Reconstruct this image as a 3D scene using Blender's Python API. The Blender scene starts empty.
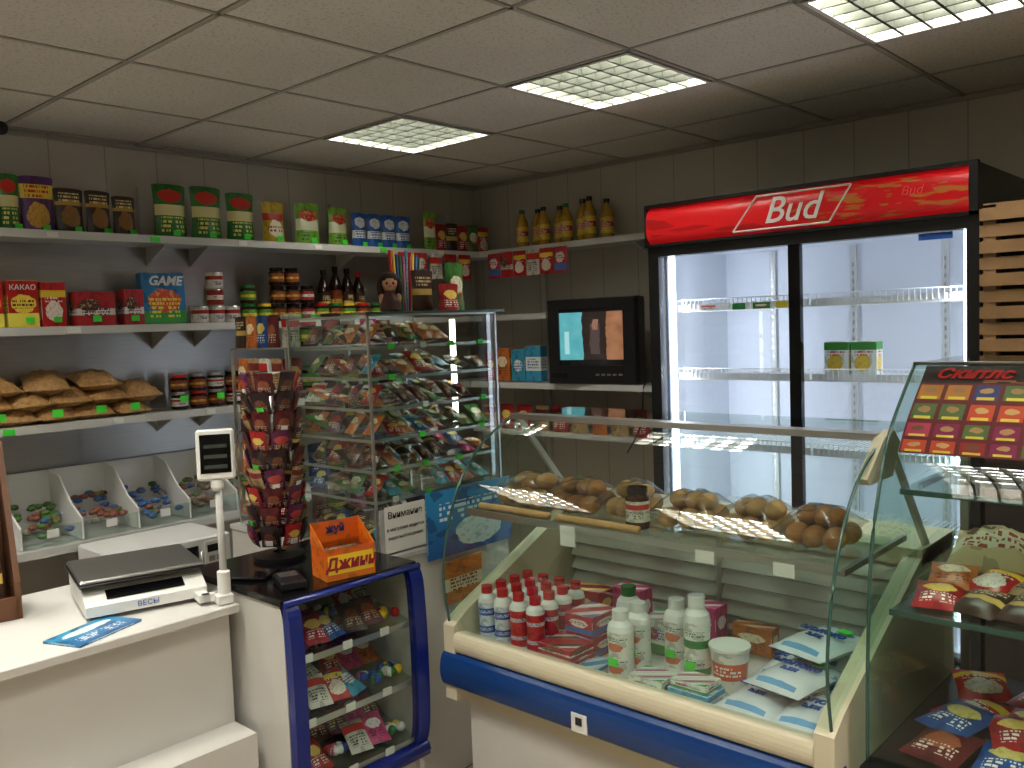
import bpy, math, random
from mathutils import Matrix, Vector
random.seed(7)
R=random.random
scene=bpy.context.scene
try:
    scene.view_settings.view_transform='Standard'
    scene.view_settings.exposure=0.0
except Exception as e: print(e)

# ------------------------------------------------------------------ materials
def lin(c):
    o=[]
    for v in c[:3]:
        v=v/255.0
        o.append(v/12.92 if v<=0.04045 else ((v+0.055)/1.055)**2.4)
    return (o[0],o[1],o[2],1.0)
class NG:
    def __init__(s,name):
        s.m=bpy.data.materials.new(name); s.m.use_nodes=True
        s.t=s.m.node_tree; s.n=s.t.nodes; s.p=s.n['Principled BSDF']; s.o=s.n['Material Output']
    def new(s,t): return s.n.new(t)
    def set(s,sock,v):
        if isinstance(v,bpy.types.NodeSocket): s.t.links.new(v,sock)
        else: sock.default_value=v
    def math(s,op,a,b=0.0,c=None):
        n=s.new('ShaderNodeMath'); n.operation=op; s.set(n.inputs[0],a); s.set(n.inputs[1],b)
        if c is not None: s.set(n.inputs[2],c)
        return n.outputs[0]
    def mix(s,f,a,b):
        n=s.new('ShaderNodeMix'); n.data_type='RGBA'; s.set(n.inputs[0],f); s.set(n.inputs[6],a); s.set(n.inputs[7],b); return n.outputs[2]
    def inr(s,v,a,b): return s.math('MULTIPLY',s.math('GREATER_THAN',v,a),s.math('LESS_THAN',v,b))
    def uv(s):
        t=s.new('ShaderNodeTexCoord'); q=s.new('ShaderNodeSeparateXYZ'); s.t.links.new(t.outputs['UV'],q.inputs[0]); return q.outputs[0],q.outputs[1]
    def comb(s,x,y,z=0.0):
        n=s.new('ShaderNodeCombineXYZ'); s.set(n.inputs[0],x); s.set(n.inputs[1],y); s.set(n.inputs[2],z); return n.outputs[0]
    def noise(s,vec,scale,detail=2.0):
        n=s.new('ShaderNodeTexNoise'); 
        if vec is not None: s.t.links.new(vec,n.inputs['Vector'])
        n.inputs['Scale'].default_value=scale; n.inputs['Detail'].default_value=detail; return n.outputs[0]
def mat(name,col,rough=.5,metal=0,emit=0,noise=0,ns=15,bump=0,bs=40,spec=None,ecol=None,alpha=None):
    g=NG(name); p=g.p; c=lin(col)
    p.inputs['Base Color'].default_value=c; p.inputs['Roughness'].default_value=rough; p.inputs['Metallic'].default_value=metal
    if spec is not None: p.inputs['Specular IOR Level'].default_value=spec
    if emit:
        p.inputs['Emission Color'].default_value=lin(ecol or col); p.inputs['Emission Strength'].default_value=emit
    if noise or bump:
        tc=g.new('ShaderNodeTexCoord').outputs['Object']
        if noise:
            f=g.noise(tc,ns,4.0); d=tuple(v*(1-noise) for v in c[:3])+(1,); l=tuple(min(1,v*(1+noise*.6)) for v in c[:3])+(1,)
            g.set(p.inputs['Base Color'],g.mix(f,d,l))
        if bump:
            b=g.new('ShaderNodeBump'); b.inputs['Strength'].default_value=bump; b.inputs['Distance'].default_value=.01
            g.set(b.inputs['Height'],g.noise(tc,bs,3.0)); g.set(p.inputs['Normal'],b.outputs[0])
    return g.m
def thin_glass(name,tint=(238,246,242),f0=.045,rough=0.0,mx=.9):
    g=NG(name); g.n.remove(g.p)
    tr=g.new('ShaderNodeBsdfTransparent'); tr.inputs[0].default_value=lin(tint)
    gl=g.new('ShaderNodeBsdfGlossy'); gl.inputs['Roughness'].default_value=rough
    lw=g.new('ShaderNodeLayerWeight'); lw.inputs[0].default_value=.5
    ms=g.new('ShaderNodeMixShader'); f=g.math('ADD',g.math('MULTIPLY',g.math('POWER',lw.outputs['Facing'],5.0),mx-f0),f0)
    g.set(ms.inputs[0],f); g.t.links.new(tr.outputs[0],ms.inputs[1]); g.t.links.new(gl.outputs[0],ms.inputs[2]); g.t.links.new(ms.outputs[0],g.o.inputs[0])
    return g.m
def label(name,base,band=None,b=(.3,.6),blob=None,bc=(.5,.6),br=(.36,.18),text=None,tv=(.15,.42),rough=.3,grad=None,emit=0):
    g=NG(name); u,v=g.uv(); col=lin(base)
    if grad: col=g.mix(v,col,lin(grad))
    n1=g.noise(g.comb(u,v),3.0,2.0)
    dk=tuple(x*.55 for x in lin(base)[:3])+(1,)
    col=g.mix(g.math('MULTIPLY',g.math('GREATER_THAN',n1,.54),.75),col,dk)
    if band: col=g.mix(g.inr(v,b[0],b[1]),col,lin(band))
    if blob:
        du=g.math('DIVIDE',g.math('SUBTRACT',u,bc[0]),br[0]); dv=g.math('DIVIDE',g.math('SUBTRACT',v,bc[1]),br[1])
        r=g.math('ADD',g.math('MULTIPLY',du,du),g.math('MULTIPLY',dv,dv))
        nz=g.math('MULTIPLY',g.noise(g.comb(u,v),6.0),.9)
        f=g.math('LESS_THAN',g.math('ADD',r,nz),1.35)
        n2=g.noise(g.comb(g.math('MULTIPLY',u,1.0),v,5.0),11.0,2.0)
        acc=[(190,60,30),(250,230,170),(90,140,50),(120,70,30)][len(name)%4]
        bcol=g.mix(g.math('GREATER_THAN',n2,.55),lin(blob),g.mix(.35,lin(blob),lin(acc)))
        col=g.mix(f,col,bcol)
    if text:
        row=g.math('FLOOR',g.math('MULTIPLY',v,12.0)); fr=g.math('FRACT',g.math('MULTIPLY',v,12.0))
        w=g.math('GREATER_THAN',g.noise(g.comb(g.math('MULTIPLY',u,4.0),g.math('MULTIPLY',row,3.7)),6.0,0.0),.47)
        f=g.math('MULTIPLY',g.math('MULTIPLY',w,g.math('GREATER_THAN',fr,.42)),g.math('MULTIPLY',g.inr(v,tv[0],tv[1]),g.inr(u,.14,.86)))
        col=g.mix(f,col,lin(text))
    g.set(g.p.inputs['Base Color'],col); g.p.inputs['Roughness'].default_value=rough
    if emit: g.set(g.p.inputs['Emission Color'],col); g.p.inputs['Emission Strength'].default_value=emit
    return g.m
def gridposter(name,nu,nv,cols,border,rough=.6):
    g=NG(name); u,v=g.uv()
    U=g.math('MULTIPLY',u,float(nu)); V=g.math('MULTIPLY',v,float(nv))
    wn=g.new('ShaderNodeTexWhiteNoise'); wn.noise_dimensions='2D'
    g.set(wn.inputs[0],g.comb(g.math('FLOOR',U),g.math('FLOOR',V)))
    cr=g.new('ShaderNodeValToRGB'); cr.color_ramp.interpolation='CONSTANT'
    for i,c in enumerate(cols):
        e=cr.color_ramp.elements[0] if i==0 else cr.color_ramp.elements.new(i/len(cols)); e.position=i/len(cols); e.color=lin(c)
    g.set(cr.inputs[0],wn.outputs[0])
    fu=g.math('FRACT',U); fv=g.math('FRACT',V)
    f=g.math('MULTIPLY',g.inr(fu,.08,.92),g.inr(fv,.12,.9)); col=g.mix(f,lin(border),cr.outputs[0])
    du=g.math('SUBTRACT',fu,.5); dv=g.math('SUBTRACT',fv,.62)
    r=g.math('ADD',g.math('MULTIPLY',du,du),g.math('MULTIPLY',g.math('MULTIPLY',dv,dv),2.5))
    nz=g.math('MULTIPLY',g.noise(g.comb(U,V),3.0),.14)
    col=g.mix(g.math('LESS_THAN',g.math('ADD',r,nz),.125),col,g.mix(wn.outputs[0],lin((90,46,28)),lin((225,170,110))))
    f2=g.math('MULTIPLY',g.inr(fv,.14,.28),g.inr(fu,.2,.8)); col=g.mix(f2,col,lin((235,205,70)))
    g.set(g.p.inputs['Base Color'],col); g.p.inputs['Roughness'].default_value=rough
    return g.m

# ------------------------------------------------------------------ mesh builder
I4=Matrix.Identity(4)
def T(x,y,z,a=0): return Matrix.Translation((x,y,z))@Matrix.Rotation(math.radians(a),4,'Z')
def Rx(a): return Matrix.Rotation(math.radians(a),4,'X')
def Ry(a): return Matrix.Rotation(math.radians(a),4,'Y')
def Rz(a): return Matrix.Rotation(math.radians(a),4,'Z')
def TL(x,y,z): return Matrix.Translation((x,y,z))
QUV=[(0,0),(1,0),(1,1),(0,1)]
class MB:
    def __init__(s,name): s.name=name; s.V=[];s.F=[];s.M=[];s.U=[];s.S=[];s.mats=[]
    def mi(s,m):
        if m not in s.mats: s.mats.append(m)
        return s.mats.index(m)
    def add(s,vs,fs,m,M=I4,uvs=None,smooth=False):
        o=len(s.V); k=s.mi(m)
        s.V+= [tuple(M@Vector(v)) for v in vs]
        for i,f in enumerate(fs):
            s.F.append([o+j for j in f]); s.M.append(k); s.S.append(smooth)
            s.U.append(uvs[i] if uvs else [QUV[j%4] for j in range(len(f))])
    def box(s,x0,x1,y0,y1,z0,z1,m,M=I4,skip=()):
        vs=[(x0,y0,z0),(x1,y0,z0),(x1,y1,z0),(x0,y1,z0),(x0,y0,z1),(x1,y0,z1),(x1,y1,z1),(x0,y1,z1)]
        fd={'f':(0,1,5,4),'r':(1,2,6,5),'b':(2,3,7,6),'l':(3,0,4,7),'t':(4,5,6,7),'d':(3,2,1,0)}
        s.add(vs,[f for k,f in fd.items() if k not in skip],m,M)
    def rbox(s,x0,x1,y0,y1,z0,z1,m,M=I4,r=.004):
        n=[(x0+r,y0),(x1-r,y0),(x1,y0+r),(x1,y1-r),(x1-r,y1),(x0+r,y1),(x0,y1-r),(x0,y0+r)]
        ins=[(x0+2*r,y0+r),(x1-2*r,y0+r),(x1-r,y0+2*r),(x1-r,y1-2*r),(x1-2*r,y1-r),(x0+2*r,y1-r),(x0+r,y1-2*r),(x0+r,y0+2*r)]
        vs=[(a,b,z0+r) for a,b in n]+[(a,b,z1-r) for a,b in n]+[(a,b,z1) for a,b in ins]+[(a,b,z0) for a,b in ins]
        fs=[];
        for i in range(8):
            j=(i+1)%8; fs.append((i,j,8+j,8+i)); fs.append((8+i,8+j,16+j,16+i)); fs.append((24+i,24+j,j,i))
        fs.append(tuple(range(16,24))); fs.append(tuple(reversed(range(24,32))))
        s.add(vs,fs,m,M)
    def prismY(s,poly,y0,y1,m,M=I4,smooth=False):
        n=len(poly); vs=[(a,y0,b) for a,b in poly]+[(a,y1,b) for a,b in poly]
        fs=[(i,(i+1)%n,n+(i+1)%n,n+i) for i in range(n)]; s.add(vs,fs,m,M,smooth=smooth)
        s.add(vs,[tuple(range(n)),tuple(reversed(range(n,2*n)))],m,M)
    def prismX(s,poly,x0,x1,m,M=I4):
        n=len(poly); vs=[(x0,a,b) for a,b in poly]+[(x1,a,b) for a,b in poly]
        fs=[(i,(i+1)%n,n+(i+1)%n,n+i) for i in range(n)]+[tuple(range(n)),tuple(reversed(range(n,2*n)))]; s.add(vs,fs,m,M)
    def sheetY(s,prof,y0,y1,m,M=I4,flip=False):
        n=len(prof); vs=[(a,y0,b) for a,b in prof]+[(a,y1,b) for a,b in prof]
        fs=[];uv=[]
        for i in range(n-1):
            fs.append((i,n+i,n+i+1,i+1)); a=i/(n-1);b=(i+1)/(n-1)
            uv.append([(1,a),(0,a),(0,b),(1,b)])
        s.add(vs,fs,m,M,uv,True)
    def lathe(s,prof,m,M=I4,n=14,ur=1.0):
        vs=[];
        for r,z in prof:
            for i in range(n): 
                a=2*math.pi*i/n-math.pi/2; vs.append((max(r,1e-5)*math.cos(a),max(r,1e-5)*math.sin(a),z))
        for k in range(len(prof)-1):
            mm=m[k] if isinstance(m,(list,tuple)) else m
            sub=vs[k*n:(k+2)*n]; fs=[];uv=[]
            for i in range(n):
                j=(i+1)%n; fs.append((i,j,n+j,n+i)); a=((i/n*2*ur)+.5)%1.0001;b=a+2*ur/n
                uv.append([(a,0),(b,0),(b,1),(a,1)])
            s.add(sub,fs,mm,M,uv,True)
    def tube(s,pts,r,m,M=I4,n=8,closed=False):
        pts=[Vector(p) for p in pts]; N=len(pts); vs=[];fs=[]
        for i,p in enumerate(pts):
            d=(pts[min(i+1,N-1)]-pts[max(i-1,0)]); 
            if d.length<1e-9: d=Vector((0,0,1))
            d.normalize(); up=Vector((0,0,1)) if abs(d.z)<.95 else Vector((1,0,0))
            a=d.cross(up).normalized(); b=d.cross(a)
            for k in range(n):
                t=2*math.pi*k/n; vs.append(tuple(p+a*(r*math.cos(t))+b*(r*math.sin(t))))
        for i in range(N-1):
            for k in range(n): fs.append((i*n+k,(i+1)*n+k,(i+1)*n+(k+1)%n,i*n+(k+1)%n))
        fs.append(tuple(range(n))); fs.append(tuple(reversed(range((N-1)*n,N*n))))
        s.add(vs,fs,m,M,smooth=(n>4))
    def ell(s,c,rx,ry,rz,m,M=I4,n=10,k=7,jit=0):
        vs=[];fs=[]
        for i in range(k+1):
            t=math.pi*i/k
            for j in range(n):
                a=2*math.pi*j/n; q=1+jit*(R()-.5)
                vs.append((c[0]+rx*math.sin(t)*math.cos(a)*q,c[1]+ry*math.sin(t)*math.sin(a)*q,c[2]+rz*math.cos(t)))
        for i in range(k):
            for j in range(n): fs.append((i*n+j,(i+1)*n+j,(i+1)*n+(j+1)%n,i*n+(j+1)%n))
        s.add(vs,fs,m,M,smooth=True)
    def pillow(s,w,h,t,m,M=I4,mode='bag',nx=6,ny=8,jit=.08,back=None):
        for sd in (-1,1):
            vs=[];fs=[];uv=[]
            for j in range(ny+1):
                v=j/ny
                for i in range(nx+1):
                    u=i/nx; e=(1-abs(2*u-1)**2.5)**.7 if 0<u<1 else 0
                    if mode=='bag':
                        vv=min(1,max(0,(v-.06)/.88)); gv=(1-abs(2*vv-1)**3)**.6 if 0<vv<1 else 0; neck=1-.05*math.sin(math.pi*v)
                    else:
                        gv=(max(0,(.93-v))/.93)**.6*(1.0 if v>.05 else .85) if v<.93 else 0
                        neck=1.0-.10*math.sin(math.pi*min(1,v*1.1))-.03*v
                        if v<.02: neck-=.07
                    th=t/2*e*gv*(1+jit*3*(R()-.5))+.0007
                    dz=0
                    if mode!='bag' and v>.95: dz=-.03*h*abs(2*u-1)**4
                    vs.append(((u-.5)*w*neck,sd*th,v*h+dz))
            for j in range(ny):
                for i in range(nx):
                    a=j*(nx+1)+i; q=(a,a+1,a+nx+2,a+nx+1); U=[(i/nx,j/ny),((i+1)/nx,j/ny),((i+1)/nx,(j+1)/ny),(i/nx,(j+1)/ny)]
                    if sd==1: q=q[::-1]; U=U[::-1]
                    fs.append(q); uv.append(U)
            s.add(vs,fs,(back or m) if sd==1 else m,M,uv,True)
    def text(s,txt,size,m,M=I4,ext=.0006,shear=0,align='CENTER',bold=0.0):
        cu=bpy.data.curves.new('t','FONT'); cu.body=txt; cu.size=size; cu.align_x=align; cu.align_y='CENTER'; cu.extrude=ext; cu.shear=shear; cu.offset=bold; cu.resolution_u=3
        ob=bpy.data.objects.new('t',cu); scene.collection.objects.link(ob)
        dg=bpy.context.evaluated_depsgraph_get(); me=bpy.data.meshes.new_from_object(ob.evaluated_get(dg))
        X=M@Rx(90)
        s.add([tuple(v.co) for v in me.vertices],[tuple(p.vertices) for p in me.polygons],m,X)
        bpy.data.objects.remove(ob); bpy.data.curves.remove(cu); bpy.data.meshes.remove(me)
    def build(s,bevel=0,parent=None):
        xs=[v[0] for v in s.V]; ys=[v[1] for v in s.V]; zs=[v[2] for v in s.V]
        c=((min(xs)+max(xs))/2,(min(ys)+max(ys))/2,min(zs))
        me=bpy.data.meshes.new(s.name); me.from_pydata([(v[0]-c[0],v[1]-c[1],v[2]-c[2]) for v in s.V],[],s.F)
        for m in s.mats: me.materials.append(m)
        me.polygons.foreach_set('material_index',s.M); me.polygons.foreach_set('use_smooth',s.S)
        ul=me.uv_layers.new(name='UVMap'); flat=[]
        for u in s.U:
            for a in u: flat+=[a[0],a[1]]
        ul.data.foreach_set('uv',flat); me.update()
        ob=bpy.data.objects.new(s.name,me); ob.location=c; scene.collection.objects.link(ob)
        if bevel:
            bm=ob.modifiers.new('bevel','BEVEL'); bm.width=bevel; bm.segments=2; bm.limit_method='ANGLE'; bm.angle_limit=math.radians(50)
        return ob
def smoothp(p,k=5):
    out=[]
    for i in range(len(p)-1):
        a=p[max(i-1,0)];b=p[i];c=p[i+1];d=p[min(i+2,len(p)-1)]
        for j in range(k):
            t=j/k; out.append(tuple(.5*((2*b[q])+(-a[q]+c[q])*t+(2*a[q]-5*b[q]+4*c[q]-d[q])*t*t+(-a[q]+3*b[q]-3*c[q]+d[q])*t**3) for q in range(len(b))))
    out.append(tuple(p[-1])); return out

# ------------------------------------------------------------------ palette
white=mat('white_laminate',(208,206,200),.35,noise=.05,ns=4)
wmetal=mat('white_metal',(200,200,196),.35)
cream=mat('cream_enamel',(214,206,178),.35)
blue=mat('blue_plastic',(18,60,124),.25)
bluedk=mat('blue_frame',(20,36,118),.25)
black=mat('black_plastic',(18,18,20),.35)
blackg=mat('black_gloss',(12,12,14),.15)
steel=mat('steel',(170,170,168),.3,.9,noise=.1,ns=8)
alu=mat('aluminium',(190,190,186),.28,.85)
louv=mat('louvre_aluminium',(118,122,112),.3,.5)
def brushed():
    g=NG('brushed_steel_panel'); tc=g.new('ShaderNodeTexCoord').outputs['Object']
    mp=g.new('ShaderNodeMapping'); mp.inputs['Scale'].default_value=(1.0,1.0,60.0); g.t.links.new(tc,mp.inputs[0])
    n=g.noise(mp.outputs[0],6.0,3.0); n2=g.noise(tc,1.6,2.0)
    g.set(g.p.inputs['Base Color'],g.mix(n2,g.mix(n,lin((140,139,134)),lin((170,168,162))),g.mix(n,lin((180,178,172)),lin((215,213,208)))))
    g.p.inputs['Roughness'].default_value=.3; g.p.inputs['Metallic'].default_value=.7
    return g.m
greym=brushed()
gtag=mat('price_tag_green',(70,225,60),.6)
wtag=mat('price_tag_white',(230,230,225),.6)
glass=thin_glass('clear_glass'); glasst=thin_glass('clear_glass_green',(226,242,234)); glassc=thin_glass('case_glass',(236,246,240),.10)
glassf=thin_glass('fridge_glass',(240,244,248),.03)
plast=thin_glass('clear_plastic_film',(238,238,235),.08,.15,.6)
gedge=mat('glass_edge',(60,90,80),.2)
wood=mat('light_wood',(150,116,78),.5,noise=.5,ns=9)
brownw=mat('brown_wood',(96,58,30),.5,noise=.3,ns=6); woodd=mat('dark_wood_board',(44,32,24),.5,noise=.3,ns=6)
bread=mat('bread_crust',(176,118,62),.75,noise=.5,ns=22,bump=.3)
breadl=mat('bun_crust',(206,160,106),.75,noise=.4,ns=18,bump=.2)
red=mat('red_plastic',(196,26,28),.3); yellow=mat('yellow_print',(240,205,40),.4)
whitep=mat('white_print',(235,235,232),.4); darkgl=mat('dark_glass_jar',(40,18,10),.12)
oil=mat('sunflower_oil',(178,136,36),.12); greencap=mat('green_cap',(30,120,50),.4)
paper=mat('paper',(228,226,220),.7); ink=mat('ink',(20,20,25),.7); inkblue=mat('ink_blue',(30,80,170),.5)

LB=dict(
 mayo=label('mayo_pouch_green',(40,120,40),band=(225,215,150),b=(.42,.62),blob=(200,40,30),bc=(.5,.78),br=(.4,.13),text=(240,230,120),tv=(.12,.4)),
 mayo2=label('mayo_pouch_yellow',(205,170,40),band=(190,30,25),b=(.55,.72),blob=(240,230,200),bc=(.5,.35),br=(.36,.22),text=(150,20,20),tv=(.25,.45)),
 mayo3=label('mayo_pouch_lightgreen',(120,175,50),band=(235,235,200),b=(.35,.62),blob=(205,45,30),bc=(.5,.7),br=(.4,.14),text=(40,100,40),tv=(.1,.3)),
 milkb=label('condensed_milk_blue',(35,95,185),band=(230,238,245),b=(.28,.5),blob=(235,240,250),bc=(.5,.72),br=(.38,.16),text=(25,60,150),tv=(.3,.48)),
 choc=label('dark_pouch',(48,30,20),band=(190,150,60),b=(.62,.7),blob=(150,95,45),bc=(.5,.38),br=(.36,.24),text=(235,215,150),tv=(.7,.9)),
 pur=label('purple_pack',(90,40,110),band=(235,205,60),b=(.6,.85),blob=(210,160,60),bc=(.5,.3),br=(.36,.24),text=(200,30,40),tv=(.62,.84)),
 redp=label('red_pack',(190,28,30),band=(240,205,60),b=(.66,.82),blob=(235,225,210),bc=(.5,.35),br=(.38,.24),text=(250,240,220),tv=(.55,.66)),
 cocoa=label('cocoa_box',(185,28,24),band=(240,225,90),b=(.0,.3),blob=(235,205,60),bc=(.5,.5),br=(.42,.22),text=(90,20,20),tv=(.4,.62)),
 redw=label('red_white_box',(180,36,40),band=(225,220,215),b=(.3,.5),blob=(90,45,30),bc=(.35,.6),br=(.3,.2),text=(60,20,20),tv=(.3,.5)),
 game=label('colourful_box',(40,130,190),band=(60,160,70),b=(.0,.25),blob=(225,80,50),bc=(.5,.45),br=(.4,.25),text=(245,235,80),tv=(.1,.5)),
 can1=label('meat_can',(150,40,36),band=(220,215,205),b=(.35,.65),text=(120,20,20),tv=(.4,.62)),
 can2=label('white_can',(215,212,205),band=(160,30,32),b=(.55,.8),text=(40,40,90),tv=(.2,.45)),
 jarg=label('green_jar_label',(90,150,50),band=(235,225,80),b=(.3,.6),text=(200,30,30),tv=(.35,.55)),
 jard=label('dark_jar_label',(130,60,30),band=(220,180,70),b=(.35,.6),text=(60,20,10),tv=(.35,.6)),
 chips=label('snack_purple',(90,32,70),blob=(180,66,60),bc=(.5,.6),br=(.4,.2),text=(240,220,150),tv=(.15,.4)),
 chipr=label('snack_red',(165,30,34),blob=(235,200,90),bc=(.5,.6),br=(.36,.18),text=(250,240,230),tv=(.15,.4)),
 chipg=label('snack_green',(60,120,50),blob=(235,230,200),bc=(.5,.55),br=(.36,.2),text=(180,30,30),tv=(.15,.4)),
 chipb=label('snack_blue',(30,76,140),blob=(220,200,110),bc=(.5,.6),br=(.36,.18),text=(240,240,240),tv=(.15,.4)),
 chipo=label('snack_orange',(200,112,48),blob=(250,235,200),bc=(.5,.6),br=(.36,.18),text=(120,30,20),tv=(.15,.4)),
 chipd=label('snack_brown',(60,38,28),band=(200,170,90),b=(.4,.55),text=(230,210,160),tv=(.6,.85)),
 mar=label('snack_maroon',(86,22,28),blob=(140,80,50),bc=(.5,.5),br=(.34,.22),text=(220,200,180),tv=(.15,.4)),
 dkb=label('snack_dark',(48,30,34),blob=(110,50,40),bc=(.5,.5),br=(.34,.22),text=(200,180,150),tv=(.15,.4)),
 beige=label('snack_beige',(178,148,104),band=(120,40,36),b=(.62,.85),text=(90,50,30),tv=(.15,.5)),
 pink=label('snack_pink',(200,60,120),blob=(245,230,235),bc=(.5,.6),br=(.36,.18),text=(90,20,90),tv=(.15,.4)),
 whit=label('snack_white',(212,208,196),band=(190,40,36),b=(.6,.85),text=(60,60,60),tv=(.15,.5)),
 cyan=label('snack_cyan',(60,150,180),blob=(240,240,245),bc=(.5,.5),br=(.36,.2),text=(20,60,140),tv=(.35,.6)),
 yog=label('yogurt_bottle',(215,220,232),band=(40,80,170),b=(.3,.7),text=(240,240,240),tv=(.4,.6)),
 yogr=label('yogurt_bottle_red',(200,40,42),band=(240,225,225),b=(.4,.6),text=(60,60,150),tv=(.38,.58)),
 dairy=label('dairy_bottle',(228,228,222),blob=(215,120,90),bc=(.5,.35),br=(.25,.2),text=(30,110,60),tv=(.6,.8)),
 dairyg=label('dairy_bottle_green',(228,230,222),band=(40,130,60),b=(.12,.4),text=(30,110,60),tv=(.5,.72)),
 dboxr=label('dessert_box_red',(190,50,56),band=(70,110,180),b=(.1,.35),blob=(240,230,225),bc=(.5,.6),br=(.36,.22),text=(150,20,40),tv=(.5,.7)),
 dboxg=label('dessert_box_green',(225,230,220),band=(60,150,80),b=(.0,.3),blob=(200,60,60),bc=(.3,.6),br=(.18,.2),text=(30,90,160),tv=(.4,.8)),
 dboxb=label('dessert_box_blue',(60,150,190),band=(235,238,235),b=(.3,.7),text=(30,90,160),tv=(.35,.65)),
 tub=label('tub_orange',(232,228,220),band=(220,90,50),b=(.35,.75),text=(245,240,235),tv=(.45,.7)),
 juice=label('juice_carton',(225,232,225),band=(60,140,60),b=(.78,1.0),blob=(220,190,70),bc=(.45,.42),br=(.34,.26),text=(200,40,40),tv=(.6,.78)),
 oilL=label('oil_label',(225,190,60),band=(190,40,30),b=(.4,.7),text=(250,240,220),tv=(.45,.66)),
 gumbox=label('gum_box',(225,120,30),grad=(220,90,25)),
 snow=label('blue_poster',(20,90,170),grad=(40,150,210),blob=(225,240,248),bc=(.6,.3),br=(.3,.24),text=(240,245,250),tv=(.5,.8)),
 opost=label('orange_poster',(215,120,40),band=(240,220,190),b=(.3,.6),text=(150,30,20),tv=(.3,.6)),
 mag=label('magazine_cover',(30,90,150),grad=(60,150,190),blob=(220,235,240),bc=(.5,.7),br=(.4,.15),text=(240,240,240),tv=(.15,.4)),
 kraft=label('kraft_bag',(205,184,138),band=(225,215,185),b=(.3,.6),blob=(90,60,30),bc=(.3,.75),br=(.2,.1),text=(160,60,30),tv=(.3,.6),rough=.7),
)
snackm=[LB[k] for k in ('chips','chipr','chipg','chipb','chipo','chipd','pink','whit','mar','beige','cyan','chipd','mar','beige','dkb')]
pasta=mat('pasta_in_bag',(190,145,90),.35,noise=.75,ns=55,bump=.8,bs=70)
poster=gridposter('product_poster',16,4,[(160,28,34),(190,50,90),(200,120,40),(90,110,60),(140,24,80),(60,60,120),(210,70,40)],(110,20,30))
def wallmat(name,axis,col):
    g=NG(name); tc=g.new('ShaderNodeTexCoord'); q=g.new('ShaderNodeSeparateXYZ'); g.t.links.new(tc.outputs['Object'],q.inputs[0])
    f=g.math('FRACT',g.math('MULTIPLY',g.math('ADD',q.outputs[axis],20.0),4.0))
    ln=g.math('LESS_THAN',f,.025); nz=g.noise(tc.outputs['Object'],2.5,4.0)
    c=lin(col); a=tuple(v*.9 for v in c[:3])+(1,)
    colr=g.mix(nz,a,c); colr=g.mix(ln,colr,tuple(v*.62 for v in c[:3])+(1,))
    g.set(g.p.inputs['Base Color'],colr); g.p.inputs['Roughness'].default_value=.45; return g.m
wallL=wallmat('pvc_panels_a',0,(203,196,184)); wallB=wallmat('pvc_panels_b',1,(203,196,184))
def tilemat():
    g=NG('ceiling_tile'); tc=g.new('ShaderNodeTexCoord').outputs['Object']
    n1=g.noise(tc,90.0,2.0); n2=g.noise(tc,1.3,3.0)
    c2=g.mix(n2,lin((190,184,174)),lin((226,221,212)))
    c3=g.mix(g.math('MULTIPLY',g.math('GREATER_THAN',n1,.6),.35),c2,lin((130,124,112)))
    g.set(g.p.inputs['Base Color'],c3)
    b=g.new('ShaderNodeBump'); b.inputs['Strength'].default_value=.4; b.inputs['Distance'].default_value=.004; g.set(b.inputs['Height'],n1); g.set(g.p.inputs['Normal'],b.outputs[0])
    g.p.inputs['Roughness'].default_value=.9; return g.m
tile=tilemat(); tbar=mat('tbar',(165,160,148),.45); voidm=mat('plenum_dark',(30,28,26),.9)
def floormat():
    g=NG('floor_tile'); tc=g.new('ShaderNodeTexCoord').outputs['Object']
    b=g.new('ShaderNodeTexBrick'); b.offset=0; b.inputs['Scale'].default_value=1.0; b.inputs['Brick Width'].default_value=.33; b.inputs['Row Height'].default_value=.33; b.inputs['Mortar Size'].default_value=.006
    b.inputs['Color1'].default_value=lin((165,150,128)); b.inputs['Color2'].default_value=lin((175,158,136)); b.inputs['Mortar'].default_value=lin((90,82,72))
    g.t.links.new(tc,b.inputs['Vector']); g.set(g.p.inputs['Base Color'],b.outputs[0]); g.p.inputs['Roughness'].default_value=.35; return g.m
flm=floormat()

# ------------------------------------------------------------------ room
X0,X1,Y0,Y1,ZC=-1.62,4.27,-1.83,4.23,2.48
def one(name,*a,**k):
    b=MB(name); b.box(*a); return b.build(k.get('bevel',0))
one('floor',X0-.1,X1+.1,Y0-.1,Y1+.1,-.1,0,flm)
one('wall_left',X0-.1,X1+.1,Y1,Y1+.1,0,2.62,wallL)
one('wall_back',X1,X1+.1,Y0-.1,Y1,0,2.62,wallB)
one('wall_front',X0-.1,X0,Y0-.1,Y1,0,2.62,wallB)
one('wall_right',X0,X1,Y0-.1,Y0,0,2.62,wallL)
GX=[2.58+.6*k for k in range(-7,3)]; GY=[1.77+.6*k for k in range(-6,5)]
LX=[(2.58,.57),(2.58,1.77),(2.58,2.97),(1.38,-.63),(.18,-.63),(.18,.57),(.18,1.77),(.18,2.97)]  # back row is seen; the nearer fixtures are unseen, added to light the fronts
def islight(x,y): return any(abs(x-a)<.01 and abs(y-b_)<.01 for a,b_ in LX)
b=MB('ceiling')
gx=[X0]+[g for g in GX if X0<g<X1]+[X1]; gy=[Y0]+[g for g in GY if Y0<g<Y1]+[Y1]
for i in range(len(gx)-1):
    for j in range(len(gy)-1):
        if islight(gx[i],gy[j]): continue
        b.box(gx[i]+.014,gx[i+1]-.014,gy[j]+.014,gy[j+1]-.014,ZC+.001,ZC+.02,tile)
for g in gx[1:-1]: b.box(g-.009,g+.009,Y0,Y1,ZC-.001,ZC+.004,tbar)
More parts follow.
